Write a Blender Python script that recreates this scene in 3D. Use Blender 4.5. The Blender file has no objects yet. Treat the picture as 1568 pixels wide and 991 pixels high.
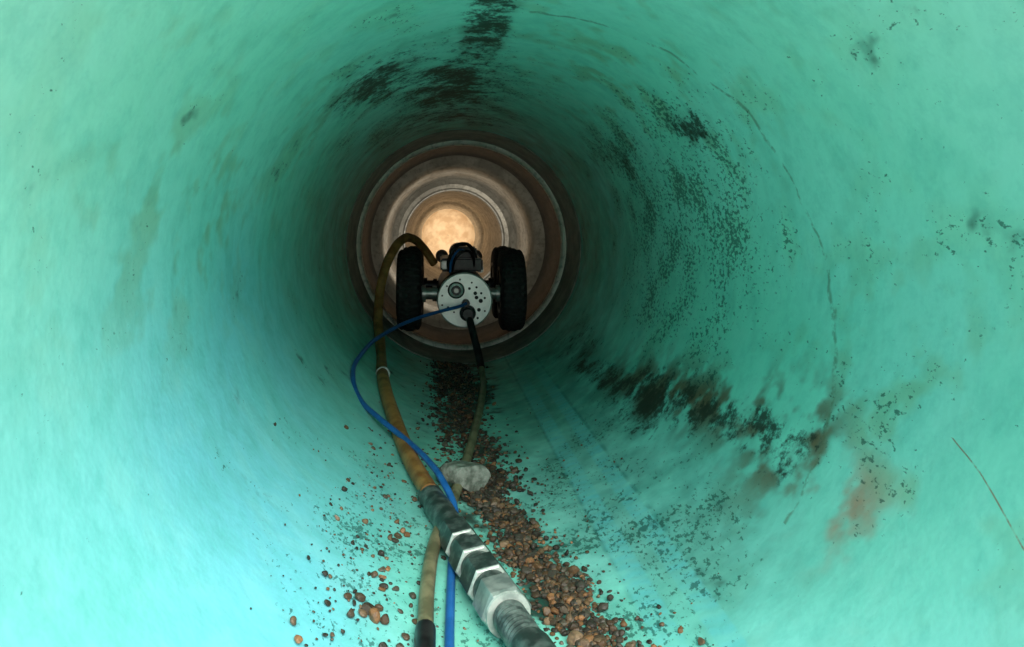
import bpy, bmesh, math, random
import numpy as np
from mathutils import Vector, Matrix, noise
random.seed(7)
S=bpy.context.scene
S.view_settings.view_transform='Standard'; S.view_settings.look='None'; S.view_settings.exposure=0
AX,AZ,R=0.1085,-0.08,0.5      # pipe axis and radius (m)
Y0,Y1=0.52,3.14               # pipe mouth, end of coated pipe

# ---------------------------------------------------------------- node helper
class NT:
    def __init__(s,name):
        s.mat=bpy.data.materials.new(name); s.mat.use_nodes=True
        s.t=s.mat.node_tree; s.n=s.t.nodes; s.b=s.n['Principled BSDF']
    def put(s,sock,v):
        if isinstance(v,bpy.types.NodeSocket): s.t.links.new(v,sock)
        elif isinstance(v,(tuple,list)) and len(v)==3 and sock.type=='RGBA': sock.default_value=(*v,1)
        else: sock.default_value=v
    def m(s,op,a,b=0.0,c=0.0,clamp=False):
        n=s.n.new('ShaderNodeMath'); n.operation=op; n.use_clamp=clamp
        s.put(n.inputs[0],a); s.put(n.inputs[1],b); s.put(n.inputs[2],c); return n.outputs[0]
    def mix(s,f,a,b,mode='MIX'):
        n=s.n.new('ShaderNodeMix'); n.data_type='RGBA'; n.blend_type=mode
        s.put(n.inputs[0],f); s.put(n.inputs[6],a); s.put(n.inputs[7],b); return n.outputs[2]
    def step(s,v,lo,hi):
        n=s.n.new('ShaderNodeMapRange'); n.interpolation_type='SMOOTHSTEP'
        s.put(n.inputs[0],v); s.put(n.inputs[1],lo); s.put(n.inputs[2],hi); return n.outputs[0]
    def noise(s,scale,detail=3,rough=.55,vec=None):
        n=s.n.new('ShaderNodeTexNoise'); n.inputs['Scale'].default_value=scale
        n.inputs['Detail'].default_value=detail; n.inputs['Roughness'].default_value=rough
        s.t.links.new(vec if vec is not None else s.obj(),n.inputs['Vector']); return n.outputs['Fac']
    def obj(s):
        if not hasattr(s,'_o'): s._o=s.n.new('ShaderNodeTexCoord').outputs['Object']
        return s._o
    def mapv(s,scale):
        n=s.n.new('ShaderNodeMapping'); n.inputs['Scale'].default_value=scale
        s.t.links.new(s.obj(),n.inputs['Vector']); return n.outputs[0]
    def attr(s,name):
        n=s.n.new('ShaderNodeAttribute'); n.attribute_name=name; return n
    def bump(s,h,strength=.3,dist=.002):
        n=s.n.new('ShaderNodeBump'); n.inputs['Strength'].default_value=strength
        n.inputs['Distance'].default_value=dist; s.t.links.new(h,n.inputs['Height'])
        s.t.links.new(n.outputs[0],s.b.inputs['Normal'])
    def set(s,col=None,rough=None,metal=None,spec=None):
        if col is not None: s.put(s.b.inputs['Base Color'],col)
        if rough is not None: s.put(s.b.inputs['Roughness'],rough)
        if metal is not None: s.put(s.b.inputs['Metallic'],metal)
        if spec is not None: s.put(s.b.inputs['Specular IOR Level'],spec)
        return s.mat

# ---------------------------------------------------------------- coated pipe: mesh + weathering and painted-light colour per vertex
NTH,NY=900,480
th=np.linspace(-math.pi,math.pi,NTH,endpoint=False)        # 0 = crown, + = right
ys=Y0+(Y1-Y0)*np.linspace(0,1,NY+1)
TH,YY=np.meshgrid(th,ys)
TB=np.where(TH>=0,math.pi-TH,-math.pi-TH)                   # 0 = invert, + = right
PX,PZ=R*np.sin(TH),R*np.cos(TH)
def fbm(scale,octv,off=0.0,sy=1.0):
    out=np.empty(PX.size); P=np.stack([PX.ravel()*scale+off,YY.ravel()*scale*sy,PZ.ravel()*scale],1)
    fn=noise.fractal
    for i,p in enumerate(P.tolist()): out[i]=fn(p,.9,2.0,octv)
    return out.reshape(PX.shape)
def sst(v,lo,hi):
    t=np.clip((v-lo)/(hi-lo),0,1); return t*t*(3-2*t)
def ell(t,t0,dt,y0,dy,p=2.0,amp=1.0):
    return amp*np.exp(-np.abs((t-t0)/dt)**p-np.abs((YY-y0)/dy)**p)
def mxx(*a): return np.maximum.reduce(a)
nb=fbm(2.3,2); nm=fbm(8,3,5.0); nf=fbm(28,3,9.0); ns=fbm(11,3,3.0,1.2); nc=fbm(9,3,13.0,2.5)
col=np.empty(PX.shape+(3,))
def blend(w,c):
    global col
    w=np.clip(w,0,1); col=col*(1-w[...,None])+np.array(c)*w[...,None]
col[:]=(.28,.87,.69); blend(sst(nb,-.3,.4),(.34,.91,.77))
blend(.30*sst(nm,0,.6),(.32,.86,.60))
blend(.75*mxx(ell(TB,-1.0,.75,.6,1.3,4.0)*sst(TB,-.05,-.5),ell(TB,.45,.5,.6,.9,2.0,.30))*(.8+.3*nb),(.15,.64,.88))  # blue skylight painted into the lower wall colour, strongest on the left
blend(.85*ell(TH,-1.0,.9,.5,.6,2.0),(.46,.96,.74)); blend(.8*ell(TH,.8,.9,.5,.6,2.0),(.46,.96,.78))  # bright daylight near the mouth painted as paler mint on both upper sides
blend(.16*sst(ns+.4*nf,.05,.6),(.12,.58,.48)); blend(.12*sst(-ns+.3*nf,.05,.6),(.45,.93,.82))
blend(.16*sst(nc,.1,.7)*sst(YY,.6,1.2),(.10,.42,.32))
film=mxx(ell(TH,-1.35,.40,1.15,.40),ell(TH,-1.0,.3,.8,.15,amp=.6),ell(TH,1.9,.5,.95,.3,amp=.8),ell(TH,.6,.6,1.6,.6),ell(TH,-.9,.5,1.7,.5,amp=.6),ell(TH,.1,.8,1.1,.3,amp=.4))
blend(.45*film*sst(nm+nf*.5,-.1,.6),(.28,.40,.16))
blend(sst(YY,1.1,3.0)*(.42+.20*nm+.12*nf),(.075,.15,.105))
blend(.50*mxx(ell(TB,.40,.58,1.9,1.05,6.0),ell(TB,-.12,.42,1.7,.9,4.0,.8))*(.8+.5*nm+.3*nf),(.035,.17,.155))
bandc=1.06-.24*(YY-1.1)
band_=np.exp(-((TB-bandc)/.13)**2)*sst(YY,.98,1.1)*sst(YY,2.9,2.2)
md=mxx(ell(TH,-.14,.38,2.2,.62,2.0,1.05),ell(TH,-.02,.13,1.40,.60,4.0,.92),ell(TH,-.52,.36,1.80,.33,2.0,.98),ell(TH,-.15,.9,2.7,.5,2.0,.75),
      ell(TH,.96,.11,1.52,.13,2.0,.98),ell(TB,.88,.24,1.72,.30,2.0,1.02),ell(TH,1.0,.5,2.2,.5,2.0,.55),
      ell(TB,.85,.3,2.6,.5,2.0,.7),ell(TB,1.02,.14,1.14,.09,2.0,.9),band_*.88)
md=md+.18*nm*(md>.1)
blend(.50*md*(.70+.9*nm+.4*nf)*sst(md,.12,.8),(.045,.11,.075))
blend(.9*np.exp(-((TB-bandc-.05)/.14)**2)*sst(YY,.98,1.10)*sst(YY,2.4,1.6)*sst(nm+nf*.7,-.40,.25),(.17,.095,.045))
tick=.5+.5*np.sin(YY*2*math.pi/.030+np.sin(TB*60)*1.2)
for c0,w0 in ((.40,.044),(.53,.038)):
    s_=sst(w0-np.abs(TB-c0),0,.012)*sst(YY,3.0,2.0)
    blend(s_*(.50+.35*nf)*(.5+.5*tick),(.16,.66,.70))
edge=sst(-np.abs(np.abs(TB-.465)-.105),-.012,-.003)*np.clip(.6+nf,0,1)*sst(YY,.9,1.4); blend(.5*edge,(.03,.2,.19))
blend(.8*ell(TB,1.0,.18,1.13,.11)*sst(nm+nf*.6,-.2,.35),(.18,.10,.045))
blend(.85*ell(TB,.98,.12,.95,.07)*sst(nm+.4*nf,-.35,.2),(.55,.20,.11))
bed=mxx(ell(TB,-.05,.24,2.75,.9,2.0,1.0),ell(TB,-.04,.13,1.85,.6,4.0,.7),ell(TB,.10,.07,1.25,.35,4.0,.6))+.45*nm+.35*nf
blend(.9*sst(bed,.4,.8),(.026,.021,.013))
mf=mxx(ell(TH,1.35,.75,1.85,.62,4.0,.93),ell(TH,.9,.3,1.6,.25,2.0,.9),ell(TB,.60,.30,1.5,.6,4.0,.66),ell(TB,-.42,.38,1.25,.45,2.0,.85),
      ell(TB,.18,.4,1.1,.8,4.0,.8),ell(TH,-.2,.8,2.3,.8,2.0,.9),ell(TH,2.0,.4,1.0,.3,2.0,.55),ell(TH,1.6,.9,.8,.5,4.0,.28),np.full(PX.shape,.08))
mf=np.clip(mf+.35*nm,0,1.1)
line=(YY-(1.45-.19*TH))+nm*.02+nf*.004
line=np.where((TH>.08)&(TH<2.3),line,1.0)
scr=YY-(.715+nb*.03+nm*.008+(TB-1.12)*.95); scr=np.where((TB>1.08)&(TB<1.25),scr,1.0)
rad=R+nb*.003+nm*.0007+nf*.0003+.0015*edge
V=np.stack([rad*np.sin(TH),YY,rad*np.cos(TH)],-1).reshape(-1,3)
j=np.arange(NTH); i=np.arange(NY)[:,None]*NTH
q=np.stack([i+j,i+(j+1)%NTH,i+NTH+(j+1)%NTH,i+NTH+j],-1).reshape(-1,4)
me=bpy.data.meshes.new('drain_pipe'); me.vertices.add(len(V)); me.vertices.foreach_set('co',V.astype(np.float32).ravel())
me.loops.add(q.size); me.loops.foreach_set('vertex_index',q.astype(np.int32).ravel())
me.polygons.add(len(q)); me.polygons.foreach_set('loop_start',np.arange(0,q.size,4,dtype=np.int32))
me.update(calc_edges=True); me.validate()
me.polygons.foreach_set('use_smooth',np.ones(len(q),bool))
def attrib(name,arr):
    a=me.color_attributes.new(name,'FLOAT_COLOR','POINT'); a.data.foreach_set('color',arr.astype(np.float32).ravel())
one=np.ones(PX.shape)
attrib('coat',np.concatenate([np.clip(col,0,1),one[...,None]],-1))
attrib('wear',np.stack([mf,md,line,one],-1)); attrib('wear2',np.stack([scr,nm,nf,one],-1))
k=NT('teal_epoxy_coating'); m=k.m
w1=k.n.new('ShaderNodeSeparateColor'); k.t.links.new(k.attr('wear').outputs['Color'],w1.inputs[0])
w2=k.n.new('ShaderNodeSeparateColor'); k.t.links.new(k.attr('wear2').outputs['Color'],w2.inputs[0])
n_st=k.noise(120,3,.68,vec=k.mapv((1.0,.6,1.0))); n_c=k.noise(24,4,.75)
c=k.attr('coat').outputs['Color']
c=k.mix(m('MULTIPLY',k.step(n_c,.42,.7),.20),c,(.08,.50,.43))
ln=m('MULTIPLY',k.step(m('ABSOLUTE',w1.outputs[2]),.007,.001),k.step(n_c,.42,.58)); c=k.mix(m('MULTIPLY',ln,.55),c,(.12,.14,.06))
sc=m('MULTIPLY',k.step(m('ABSOLUTE',w2.outputs[0]),.0028,.001),k.step(n_c,.35,.55)); c=k.mix(m('MULTIPLY',sc,.75),c,(.34,.15,.07))
f1=k.step(m('ADD',m('ADD',n_st,m('MULTIPLY',w2.outputs[1],.05)),m('MULTIPLY',w1.outputs[0],.25)),.740,.81); c=k.mix(m('MULTIPLY',f1,.70),c,(.012,.080,.060))
f2=k.step(m('ADD',m('ADD',m('MULTIPLY',n_c,.75),m('MULTIPLY',n_st,.25)),m('MULTIPLY',w1.outputs[1],.36)),.72,.87)
c=k.mix(m('MULTIPLY',f2,.90),c,k.mix(n_st,(.006,.020,.016),(.05,.045,.026)))
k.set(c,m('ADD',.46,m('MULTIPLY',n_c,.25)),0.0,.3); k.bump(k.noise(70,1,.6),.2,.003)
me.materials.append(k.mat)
pipe=bpy.data.objects.new('drain_pipe',me); S.collection.objects.link(pipe); pipe.location=(AX,0,AZ)
outn=me.polygons[0].normal.dot(Vector((me.polygons[0].center.x,0,me.polygons[0].center.z)))>0
md_=pipe.modifiers.new('wall','SOLIDIFY'); md_.thickness=.03; md_.offset=1 if outn else -1

def simple(name,c1,c2,scale=20,rough=.5,metal=0.0,bump=.2,bd=.002,lo=.35,hi=.65,spec=.5,detail=3):
    k=NT(name); n=k.noise(scale,detail,.6)
    k.set(k.mix(k.step(n,lo,hi),c1,c2),rough,metal,spec)
    if bump>0: k.bump(k.noise(scale*3,1),bump,bd)
    return k.mat

# ---------------------------------------------------------------- mesh helpers
def obj_from_bm(bm,name,mat,parent=None,smooth=True,loc=(0,0,0)):
    me=bpy.data.meshes.new(name); bm.to_mesh(me); bm.free()
    if smooth:
        for p in me.polygons: p.use_smooth=True
    o=bpy.data.objects.new(name,me); S.collection.objects.link(o); o.location=loc
    me.materials.append(mat)
    if parent: o.parent=parent
    return o
def lathe(prof,seg,axis='Y',closed=False,rfun=None):
    bm=bmesh.new(); rings=[]
    for i,(a,r) in enumerate(prof):
        ring=[]
        for j in range(seg):
            t=2*math.pi*j/seg; rr=r if rfun is None else rfun(i,j,a,r)
            c,s=math.cos(t)*rr,math.sin(t)*rr
            ring.append(bm.verts.new((c,a,s) if axis=='Y' else (a,c,s)))
        rings.append(ring)
    for A,B in zip(rings,rings[1:]):
        for j in range(seg):
            bm.faces.new((A[j],A[(j+1)%seg],B[(j+1)%seg],B[j]))
    if closed:
        bm.faces.new(rings[0]); bm.faces.new(rings[-1][::-1])
    bmesh.ops.recalc_face_normals(bm,faces=bm.faces)
    return bm
def autosmooth(o,ang=35):
    me=o.data; bm=bmesh.new(); bm.from_mesh(me)
    for e in bm.edges:
        if len(e.link_faces)==2 and e.calc_face_angle(0)>math.radians(ang): e.smooth=False
    bm.to_mesh(me); bm.free()
def floor_z(x,r=R):
    return AZ-math.sqrt(max(r*r-(x-AX)**2,0.0))
def tube(name,pts,rad,mat,parent=None,res=8):
    cu=bpy.data.curves.new(name,'CURVE'); cu.dimensions='3D'; cu.bevel_depth=rad; cu.bevel_resolution=5
    cu.resolution_u=res; cu.use_fill_caps=True
    sp=cu.splines.new('BEZIER'); sp.bezier_points.add(len(pts)-1)
    for b,p in zip(sp.bezier_points,pts):
        b.co=p; b.handle_left_type=b.handle_right_type='AUTO'
    o=bpy.data.objects.new(name,cu); S.collection.objects.link(o); cu.materials.append(mat)
    if parent: o.parent=parent
    return o

# ---------------------------------------------------------------- steel fitting beyond
band=simple('silted_iron',(.16,.18,.14),(.30,.30,.24),14,.55,.0,.3,.004)
def metal_ring(name,c1,c2,rough,metal):
    k=NT(name); vec=k.mapv((1,.25,1)); a=k.noise(7,3,.6); b=k.noise(45,2,.6,vec=vec)
    col=k.mix(k.step(a,.35,.65),c1,c2); col=k.mix(k.m('MULTIPLY',k.step(b,.5,.68),.35),col,(.10,.10,.085))
    k.set(col,k.m('ADD',rough-.1,k.m('MULTIPLY',b,.25)),metal,.5); return k.mat
steel=metal_ring('stained_steel',(.34,.34,.31),(.56,.56,.52),.40,.35)
lipm=metal_ring('worn_lip_steel',(.68,.62,.50),(.86,.80,.68),.5,.1)
dark_steel=metal_ring('dark_brown_steel',(.050,.046,.038),(.10,.092,.075),.5,.1)
bright=metal_ring('bare_steel',(.76,.77,.75),(.90,.91,.89),.35,.3)
k=NT('pale_blank_plate'); a=k.noise(9,3,.6)
plate_end=k.set(k.mix(k.step(a,.35,.65),(.70,.52,.34),(.92,.76,.56)),.75,0,.3)
fit=bpy.data.objects.new('steel_pipe_fitting',None); S.collection.objects.link(fit); fit.location=(AX,0,AZ)
def part(name,prof,mat,seg=160):
    o=obj_from_bm(lathe(prof,seg),name,mat,fit); autosmooth(o,40); return o
part('bell',[(3.10,.534),(3.142,.534),(3.142,.497),(3.16,.494),(3.44,.489)],band)
part('lip',[(3.44,.489),(3.443,.477),(3.452,.470),(3.475,.468),(3.49,.472),(3.495,.478)],lipm)
part('dark_barrel',[(3.495,.478),(4.05,.478)],dark_steel)
part('shoulder',[(4.05,.478),(4.08,.468),(4.10,.450),(4.14,.435),(4.25,.425),(4.4,.42),(5.12,.42)],steel)
part('step',[(5.12,.42),(5.15,.405),(5.17,.392),(5.19,.388),(5.2,.362),(5.22,.352),(5.26,.35)],steel)
part('lip_ring',[(5.235,.362),(5.225,.357),(5.225,.348),(5.235,.343),(5.25,.343)],bright)
part('neck',[(5.26,.35),(7.2,.345),(7.25,.33),(7.3,.31),(7.5,.295),(7.9,.285)],steel)
part('blank_end',[(7.9,.285),(7.92,.27),(7.95,.265),(8.02,.2),(8.06,.1),(8.07,.004)],plate_end)
part('outer_casing',[(3.10,.545),(5.3,.545),(5.3,.42),(8.15,.42),(8.15,.002)],band,64)

# ---------------------------------------------------------------- inspection robot
rob=bpy.data.objects.new('pipe_inspection_robot',None); S.collection.objects.link(rob)
rubber=simple('tyre_rubber',(.014,.014,.014),(.028,.027,.025),60,.7,0,.0)
blackm=simple('black_anodised',(.014,.014,.015),(.035,.035,.035),30,.35,.3,.0)
alu=simple('machined_aluminium',(.35,.35,.33),(.5,.5,.47),25,.35,.7,.0)
platem=simple('brushed_end_plate',(.78,.78,.74),(.90,.90,.85),18,.40,.6,.0)
hole=simple('bolt_hole_black',(.01,.01,.01),(.02,.02,.02),30,.6,0,.0)
def wheel(name,cx,cy,cz,r,w):
    p=[(-w/2,r*.55),(-w/2*1.02,r*.70),(-w/2,r*.86),(-w*.44,r*.93),(-w*.36,r*.97),(-w*.25,r*.99),(-w*.12,r),(0,r),(w*.12,r),(w*.25,r*.99),(w*.36,r*.97),(w*.44,r*.93),(w/2,r*.86),(w/2*1.02,r*.70),(w/2,r*.55)]
    N=216
    def rf(i,j,a,rr):
        if 3<=i<=11:
            blk=((j+(3 if i%2 else 0))%6)<4
            return rr+(0.0 if blk and i%4!=1 else -.005)
        return rr
    o=obj_from_bm(lathe(p,N,'X',rfun=rf),name,rubber,rob,loc=(cx,cy,cz)); autosmooth(o,25)
    hp=[(-w/2+.004,.001),(-w/2+.004,r*.56),(-w/2-.002,r*.56),(-w/2-.002,r*.5),(-w*.3,r*.44),(-w*.3,.03),(-w*.52,.028),(-w*.52,.001)]
    for s in (1,-1):
        h=obj_from_bm(lathe([(a*s,b) for a,b in hp],40,'X'),name+'_hub',blackm,rob,loc=(cx,cy,cz)); autosmooth(h)
XC=.100
for nm_,sx,cy in (('wheel_rear_left',-1,3.32),('wheel_rear_right',1,3.32),('wheel_front_left',-1,3.74),('wheel_front_right',1,3.74)):
    wheel(nm_,XC+sx*.228,cy,-.277,.186,.106)
    ax=obj_from_bm(lathe([(0,.024),(.03,.024),(.03,.034),(.05,.034),(.05,.026),(.08,.026),(.08,.038),(.095,.038),(.105,.02)],32,'X',True),nm_+'_axle',alu if cy<3.5 else blackm,rob,loc=(XC+sx*.075,cy-.06 if cy<3.5 else cy,-.29)); autosmooth(ax)
    if sx<0: ax.scale=(-1,1,1)
BX,BZ=.112,-.306
body=obj_from_bm(lathe([(3.14,.10),(3.145,.116),(3.20,.118),(3.205,.112),(3.23,.112),(3.235,.118),(3.9,.118),(3.95,.10),(3.96,.04)],64,'Y',True),'body',blackm,rob,loc=(BX,0,BZ)); autosmooth(body)
pl=obj_from_bm(lathe([(3.118,.02),(3.118,.112),(3.122,.117),(3.142,.117)],64,'Y',True),'end_plate',platem,rob,loc=(BX,0,BZ)); autosmooth(pl)
def disc(name,dx,dz,r,y0,y1,mat,seg=24):
    o=obj_from_bm(lathe([(y1,r),(y0+.002,r),(y0,r*.9)],seg,'Y',True),name,mat,rob,loc=(BX+dx,0,BZ+dz)); autosmooth(o)
disc('port_ring',-.036,.043,.036,3.112,3.12,blackm); disc('port_face',-.036,.043,.030,3.108,3.12,platem)
disc('port_boss',-.036,.043,.021,3.100,3.12,blackm); disc('port_pin',-.036,.043,.011,3.094,3.12,alu)
for i_,(dx,dz,r) in enumerate([(.02,.05,.006),(.05,.055,.005),(.045,.03,.008),(.07,.03,.005),(.05,.012,.008),(.068,-.002,.009),(.085,.01,.005),(.03,.075,.004),(-.02,.088,.004),
        (-.075,.06,.004),(-.095,.02,.004),(-.095,-.02,.004),(-.07,-.03,.005),(-.045,-.05,.004),(.055,-.075,.005),(.085,-.045,.004),(.06,-.04,.008)]):
    disc('bolt_hole_%d'%i_,dx,dz,r,3.1155,3.12,hole,14)
disc('cable_socket',.012,-.052,.034,3.09,3.12,blackm,28); disc('cable_gland',.012,-.052,.024,3.05,3.10,blackm,20)
disc('blue_socket',.004,-.010,.017,3.085,3.12,blackm,20)
def box(name,c,s,mat,bev=.008,rot=(0,0,0)):
    bm=bmesh.new(); bmesh.ops.create_cube(bm,size=1)
    for v in bm.verts: v.co=Vector((v.co.x*s[0],v.co.y*s[1],v.co.z*s[2]))
    bmesh.ops.bevel(bm,geom=list(bm.edges),offset=bev,segments=3,affect='EDGES')
    o=obj_from_bm(bm,name,mat,rob,loc=c); o.rotation_euler=rot; autosmooth(o,30); return o
box('top_housing',(.105,3.50,-.165),(.19,.42,.06),blackm)
box('lift_block',(.125,3.40,-.115),(.10,.10,.06),blackm)
box('lift_arm',(.09,3.62,-.11),(.04,.36,.035),blackm)
box('lift_arm_b',(.15,3.62,-.11),(.03,.36,.03),blackm)
box('bracket',(.030,3.31,-.165),(.03,.06,.035),alu,.004)
box('bracket_b',(.19,3.33,-.185),(.025,.06,.03),alu,.004)
cam_head=obj_from_bm(lathe([(3.86,.03),(3.88,.05),(4.0,.052),(4.02,.045),(4.02,.03)],40,'Y',True),'camera_head',blackm,rob,loc=(.11,0,-.13)); autosmooth(cam_head)
for i_,dx in enumerate((-.09,.09)):
    o=obj_from_bm(lathe([(3.90,.02),(3.92,.034),(3.985,.034),(3.99,.028)],32,'Y',True),'headlamp_%d'%i_,blackm,rob,loc=(.11+dx,0,-.15)); autosmooth(o)
    L=bpy.data.lights.new('headlamp_bulb','SPOT'); L.energy=(13,560)[i_]; L.color=((1,.88,.72),(1,.82,.60))[i_]; L.spot_size=math.radians((130,11)[i_]); L.spot_blend=(.7,.3)[i_]; L.shadow_soft_size=.025
    lo=bpy.data.objects.new('headlamp_bulb_%d'%i_,L); S.collection.objects.link(lo); lo.parent=rob
    lo.location=(.11+dx,4.03,-.15); lo.rotation_euler=(math.radians(91),0,math.radians((0,1.3)[i_]))
tube('jumper_cable',[(.045,3.30,-.19),(.05,3.24,-.13),(.075,3.24,-.085),(.115,3.28,-.07),(.15,3.32,-.09),(.172,3.34,-.15),(.17,3.36,-.19)],.008,blackm,rob)
tube('jumper_cable_b',[(.06,3.26,-.19),(.085,3.22,-.12),(.125,3.24,-.10),(.155,3.28,-.13),(.16,3.3,-.19)],.006,blackm,rob)
bluec=simple('blue_cable_jacket',(.012,.11,.36),(.02,.15,.46),30,.42,0,.0)
tube('blue_jumper',[(.05,3.14,-.19),(.058,3.17,-.14),(.085,3.22,-.10),(.12,3.3,-.10)],.005,bluec,rob)

# ---------------------------------------------------------------- hoses
orange=simple('orange_brown_hose_rubber',(.22,.095,.024),(.42,.21,.06),22,.5,0,.3,.002)
khaki=simple('khaki_hose_rubber',(.12,.115,.06),(.25,.225,.125),25,.5,0,.2,.001)
r=.0195
def fl(x,y,rad,up=0): return (x,y,floor_z(x)+rad*1.02+up)
tube('air_hose',[(-.018,3.42,-.165),(-.069,3.38,-.09),(-.114,3.30,-.048),(-.157,3.20,-.052),(-.198,3.13,-.109),(-.229,3.08,-.196),(-.243,3.0,-.327),fl(-.218,2.78,r),fl(-.167,2.27,r),fl(-.117,1.965,r),fl(-.061,1.68,r),fl(-.017,1.50,r,.006)],r,orange)
ring=simple('white_tie',(.6,.6,.55),(.75,.74,.7),30,.5,0,0)
k0=Vector(fl(-.178,2.38,r))
o=obj_from_bm(lathe([(-.007,.0197),(-.006,.0228),(.006,.0228),(.007,.0197)],32,'Y'),'hose_clip',ring,loc=k0)
o.rotation_euler=(0,0,math.radians(-6))
r=.0118
g=tube('control_hose',[(.128,3.07,-.36),(.140,3.03,-.41),(.160,2.95,-.50),fl(.168,2.78,r),fl(.149,2.50,r),fl(.0975,2.03,r),fl(.052,1.67,r,.002),fl(.026,1.50,r),fl(-.007,1.29,r),fl(-.0164,1.14,r),fl(-.018,.985,r)],r,khaki)
tube('strain_relief',[(.124,3.10,-.355),(.134,3.04,-.395),(.150,2.99,-.46),(.160,2.95,-.50),(.166,2.86,-.54)],.0155,blackm,g)
tube('hose_end_sleeve',[fl(-.0175,1.01,.014),fl(-.018,.9,.014),fl(-.02,.6,.014)],.0145,blackm,g)
r=.0070
tube('blue_cable',[(.116,3.085,-.316),(.095,3.05,-.322),(.02,3.0,-.336),(-.08,2.9,-.354),(-.190,2.65,-.378),(-.241,2.35,-.397),(-.245,2.12,-.425),(-.213,2.0,-.462),(-.151,1.88,-.484),(-.080,1.77,-.506),(-.0225,1.62,-.511),(.0119,1.50,-.519),(.031,1.445,-.5435),fl(.0262,1.34,r),fl(.0215,1.21,r),fl(.0175,1.085,r),fl(.0152,1.0,r),fl(.012,.6,r)],r,bluec)

# coupling: crimped sleeve, three worn hex nuts with bright faces, zinc union nut, threaded tail
cm=simple('worn_dark_steel',(.045,.070,.062),(.17,.22,.20),38,.36,.45,.15,.001,.42,.70)
ce=simple('bright_worn_edge',(.36,.42,.38),(.62,.66,.60),50,.4,.3,0)
cz=simple('zinc_nut',(.24,.29,.27),(.45,.50,.46),35,.36,.45,.1,.001)
tm=simple('dull_thread_steel',(.07,.09,.085),(.22,.26,.24),60,.42,.5,0)
A=Vector((-.018,1.515,-.548)); B=Vector((.134,.90,-.546)); L=(B-A).length
cp=bpy.data.objects.new('hose_coupling',None); S.collection.objects.link(cp); cp.location=A
cp.rotation_euler=Vector((0,1,0)).rotation_difference((B-A).normalized()).to_euler()
def seg(name,pr,sides,mat,roll=0):
    o=obj_from_bm(lathe(pr,sides,'Y',True),name,mat,cp,smooth=sides>12)
    o.rotation_euler=(0,roll,0)
    if sides>12: autosmooth(o,30)
    else:
        b=o.modifiers.new('b','BEVEL'); b.width=.0012; b.segments=2
    return o
seg('crimp_sleeve',[(-.01,.0235),(.0,.0255),(.03,.026),(.033,.0245),(.06,.0245),(.063,.0265),(.10,.027),(.13,.0255),(.16,.026),(.19,.027),(.20,.026)],40,cm)
def hexn(n,a,b,rr,roll):
    seg(n,[(a,rr*.90),(a+.006,rr),(b-.003,rr)],6,cm,roll)
    seg(n+'_face',[(b-.003,rr*.99),(b-.001,rr*.97),(b+.001,rr*.90)],6,ce,roll)
rl=.12
hexn('hex_1',.198,.262,.0345,rl); seg('neck_1',[(.26,.0265),(.285,.0265)],32,cm)
hexn('hex_2',.282,.335,.0365,rl); seg('neck_2',[(.333,.0275),(.357,.0275)],32,cm)
hexn('hex_3',.354,.408,.0375,rl); seg('collar',[(.405,.029),(.435,.029)],40,cm)
seg('union_nut',[(.430,.035),(.436,.0385),(.480,.0385),(.487,.0355)],6,cz,rl)
seg('union_face',[(.4865,.0335),(.490,.0325),(.490,.028)],40,ce)
tp=[]
for i_ in range(22): tp.append((.490+i_*.0045,.0250 if i_%2 else .0234))
seg('thread',tp,40,tm)
seg('far_sleeve',[(.570,.0265),(.58,.0285),(.9,.0285)],40,cm)

# ---------------------------------------------------------------- gravel (one mesh)
base=bmesh.new(); bmesh.ops.create_icosphere(base,subdivisions=2,radius=1)
base.verts.ensure_lookup_table()
bv=np.array([v.co[:] for v in base.verts]); bf=[[v.index for v in f.verts] for f in base.faces]; base.free()
rng=np.random.default_rng(5)
V=[];F=[];C=[];off=0
pal=[(.15,.085,.04),(.11,.065,.036),(.075,.052,.032),(.045,.038,.028),(.20,.13,.075),(.10,.088,.064),(.27,.13,.055),(.028,.024,.018),(.06,.052,.04)]
def peb(x,y,s,dark=0,lift=0):
    global off
    sc=np.array([1,rng.uniform(.65,1),rng.uniform(.45,.8)])*s
    v=bv.copy()
    for q in range(4):
        nrm=rng.normal(size=3); nrm/=np.linalg.norm(nrm); dd=v@nrm; cut=rng.uniform(.5,.85)
        v=v-np.outer(np.maximum(dd-cut,0),nrm)
    v=v*(1+rng.normal(scale=.02,size=(len(v),1)))*sc
    a=rng.uniform(0,6.28); ca,sa=math.cos(a),math.sin(a); v=v@np.array([[ca,sa,0],[-sa,ca,0],[0,0,1]])
    tl=rng.normal(scale=.25); v=v@np.array([[math.cos(tl),0,math.sin(tl)],[0,1,0],[-math.sin(tl),0,math.cos(tl)]])
    phi=math.asin(max(-1,min(1,(x-AX)/R)))
    v=v@np.array([[math.cos(phi),0,math.sin(phi)],[0,1,0],[-math.sin(phi),0,math.cos(phi)]])
    rad=R-sc[2]*.7-lift
    V.append(v+np.array([AX+rad*math.sin(phi),y,AZ-rad*math.cos(phi)]))
    F.extend([[i+off for i in f] for f in bf]); off+=len(bv)
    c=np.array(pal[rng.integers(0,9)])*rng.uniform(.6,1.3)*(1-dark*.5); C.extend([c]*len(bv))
def cx(y):
    return np.interp(y,[.7,1.0,1.07,1.24,1.44,1.7,2.16,2.82,3.15],[.245,.225,.205,.172,.132,.095,.055,.05,.06])
for i_ in range(2300):
    y=rng.uniform(.85,1.75); x=cx(y)+rng.normal(scale=.023)+(.012*math.sin(y*23)); peb(x,y,rng.choice([.0032,.0045,.006,.0085,.0115],p=[.36,.33,.19,.10,.02]),0,rng.uniform(0,.003))
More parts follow.
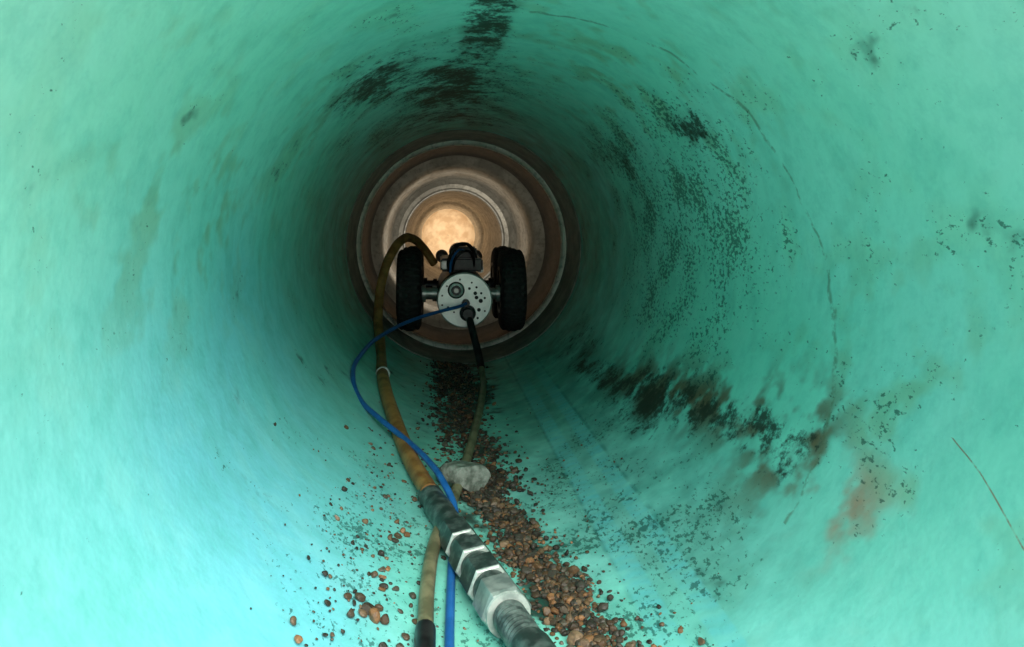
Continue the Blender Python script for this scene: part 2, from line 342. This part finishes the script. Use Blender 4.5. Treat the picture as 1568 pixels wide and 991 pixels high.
for i_ in range(650):
    y=rng.uniform(.85,1.9); x=cx(y)+rng.normal(scale=.055); peb(x,y,rng.choice([.0018,.003,.0045,.007],p=[.4,.35,.2,.05]))
for i_ in range(2200):
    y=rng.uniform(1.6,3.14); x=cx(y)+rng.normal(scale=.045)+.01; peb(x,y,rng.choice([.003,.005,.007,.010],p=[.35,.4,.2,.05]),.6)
for i_ in range(450):
    y=rng.uniform(.85,1.9); x=-.10+rng.normal(scale=.055)+.02*(y-1); peb(x,y,rng.choice([.0015,.0025,.004,.007],p=[.4,.33,.2,.07]))
for (x,y,s) in [(-.098,1.03,.0125),(-.112,1.05,.010),(-.09,1.015,.011),(-.083,1.11,.008),(-.10,1.13,.007),(-.09,1.16,.008),(-.165,1.06,.006),(-.12,1.0,.009),(-.072,1.30,.008),(-.065,1.33,.007),(-.085,1.28,.006),(-.045,1.0,.008),(-.055,1.06,.006),(-.14,1.20,.005),(-.105,1.015,.008),(-.085,1.045,.007),(-.118,1.03,.006),(-.075,1.02,.009),(.19,1.02,.014),(.205,1.01,.012),(.175,1.10,.012)]:
    peb(x,y,s)
for i_ in range(420):
    y=rng.uniform(.8,2.4); x=AX+rng.normal(scale=.14); peb(x,y,rng.choice([.0012,.002,.003],p=[.5,.35,.15]),.3)
me=bpy.data.meshes.new('gravel'); me.from_pydata(np.concatenate(V).tolist(),[],F)
ca=me.color_attributes.new('tint','FLOAT_COLOR','POINT')
arr=np.concatenate([np.array(C),np.ones((len(C),1))],1).astype(np.float32).ravel(); ca.data.foreach_set('color',arr)
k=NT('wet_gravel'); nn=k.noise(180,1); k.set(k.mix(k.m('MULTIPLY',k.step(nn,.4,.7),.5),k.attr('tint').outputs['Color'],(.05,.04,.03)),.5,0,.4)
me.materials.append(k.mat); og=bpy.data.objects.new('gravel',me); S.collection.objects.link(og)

# rock
bm=bmesh.new(); bmesh.ops.create_icosphere(bm,subdivisions=4,radius=1)
rr=random.Random(3)
for q in range(11):
    nv=Vector((rr.gauss(0,1),rr.gauss(0,1),rr.gauss(0,1))).normalized(); cut=rr.uniform(.45,.75)
    for v in bm.verts:
        dd=v.co.dot(nv)
        if dd>cut: v.co-=nv*(dd-cut)
for v in bm.verts:
    v.co*=1+.05*noise.noise(v.co*4)+.02*noise.noise(v.co*12)
    v.co=Vector((v.co.x*.058,v.co.y*.075,v.co.z*.042))
rk=obj_from_bm(bm,'rock',simple('limestone',(.11,.13,.10),(.32,.34,.29),45,.8,0,.6,.004),loc=(.060,1.64,-.552)); rk.rotation_euler=(.1,.12,.5); autosmooth(rk,22)

# ---------------------------------------------------------------- ground outside
bm=bmesh.new(); bmesh.ops.create_grid(bm,x_segments=120,y_segments=120,size=1)
for v in bm.verts:
    x,y=v.co.x,v.co.y; s=lambda t: math.copysign(abs(t)**3*400+abs(t)*6,t)
    X,Y=s(x),s(y); v.co=Vector((X,Y-1,-.66+ (noise.noise(Vector((X*.8,Y*.8,0)))*.04 if abs(X)<8 and Y<1 and Y>-8 else -.02)))
obj_from_bm(bm,'ground',simple('pale_sandy_soil',(.55,.51,.43),(.72,.68,.60),3,.9,0,0))

# ---------------------------------------------------------------- light
W=bpy.data.worlds.new('World'); S.world=W; W.use_nodes=True
el,az=44,166
sky=W.node_tree.nodes.new('ShaderNodeTexSky'); sky.sky_type='NISHITA'; sky.sun_disc=False
sky.sun_elevation=math.radians(el); sky.sun_rotation=math.radians(az)
bg=W.node_tree.nodes['Background']; bg.inputs[1].default_value=.15
W.node_tree.links.new(sky.outputs[0],bg.inputs[0])
sun=bpy.data.lights.new('sun','SUN'); sun.energy=5; sun.angle=math.radians(45); sun.color=(1,.96,.88)
so=bpy.data.objects.new('sun',sun); S.collection.objects.link(so)
d=Vector((math.sin(math.radians(az))*math.cos(math.radians(el)),math.cos(math.radians(az))*math.cos(math.radians(el)),math.sin(math.radians(el))))
so.rotation_euler=d.to_track_quat('Z','Y').to_euler()

# ---------------------------------------------------------------- camera
c=bpy.data.cameras.new('camera'); co=bpy.data.objects.new('camera',c); S.collection.objects.link(co); S.camera=co
co.location=(0,0,0); co.rotation_euler=(math.radians(90),0,0); c.sensor_width=36; c.lens=25.94
c.shift_x=.0721; c.shift_y=-.0933; c.clip_start=.01; c.clip_end=2000
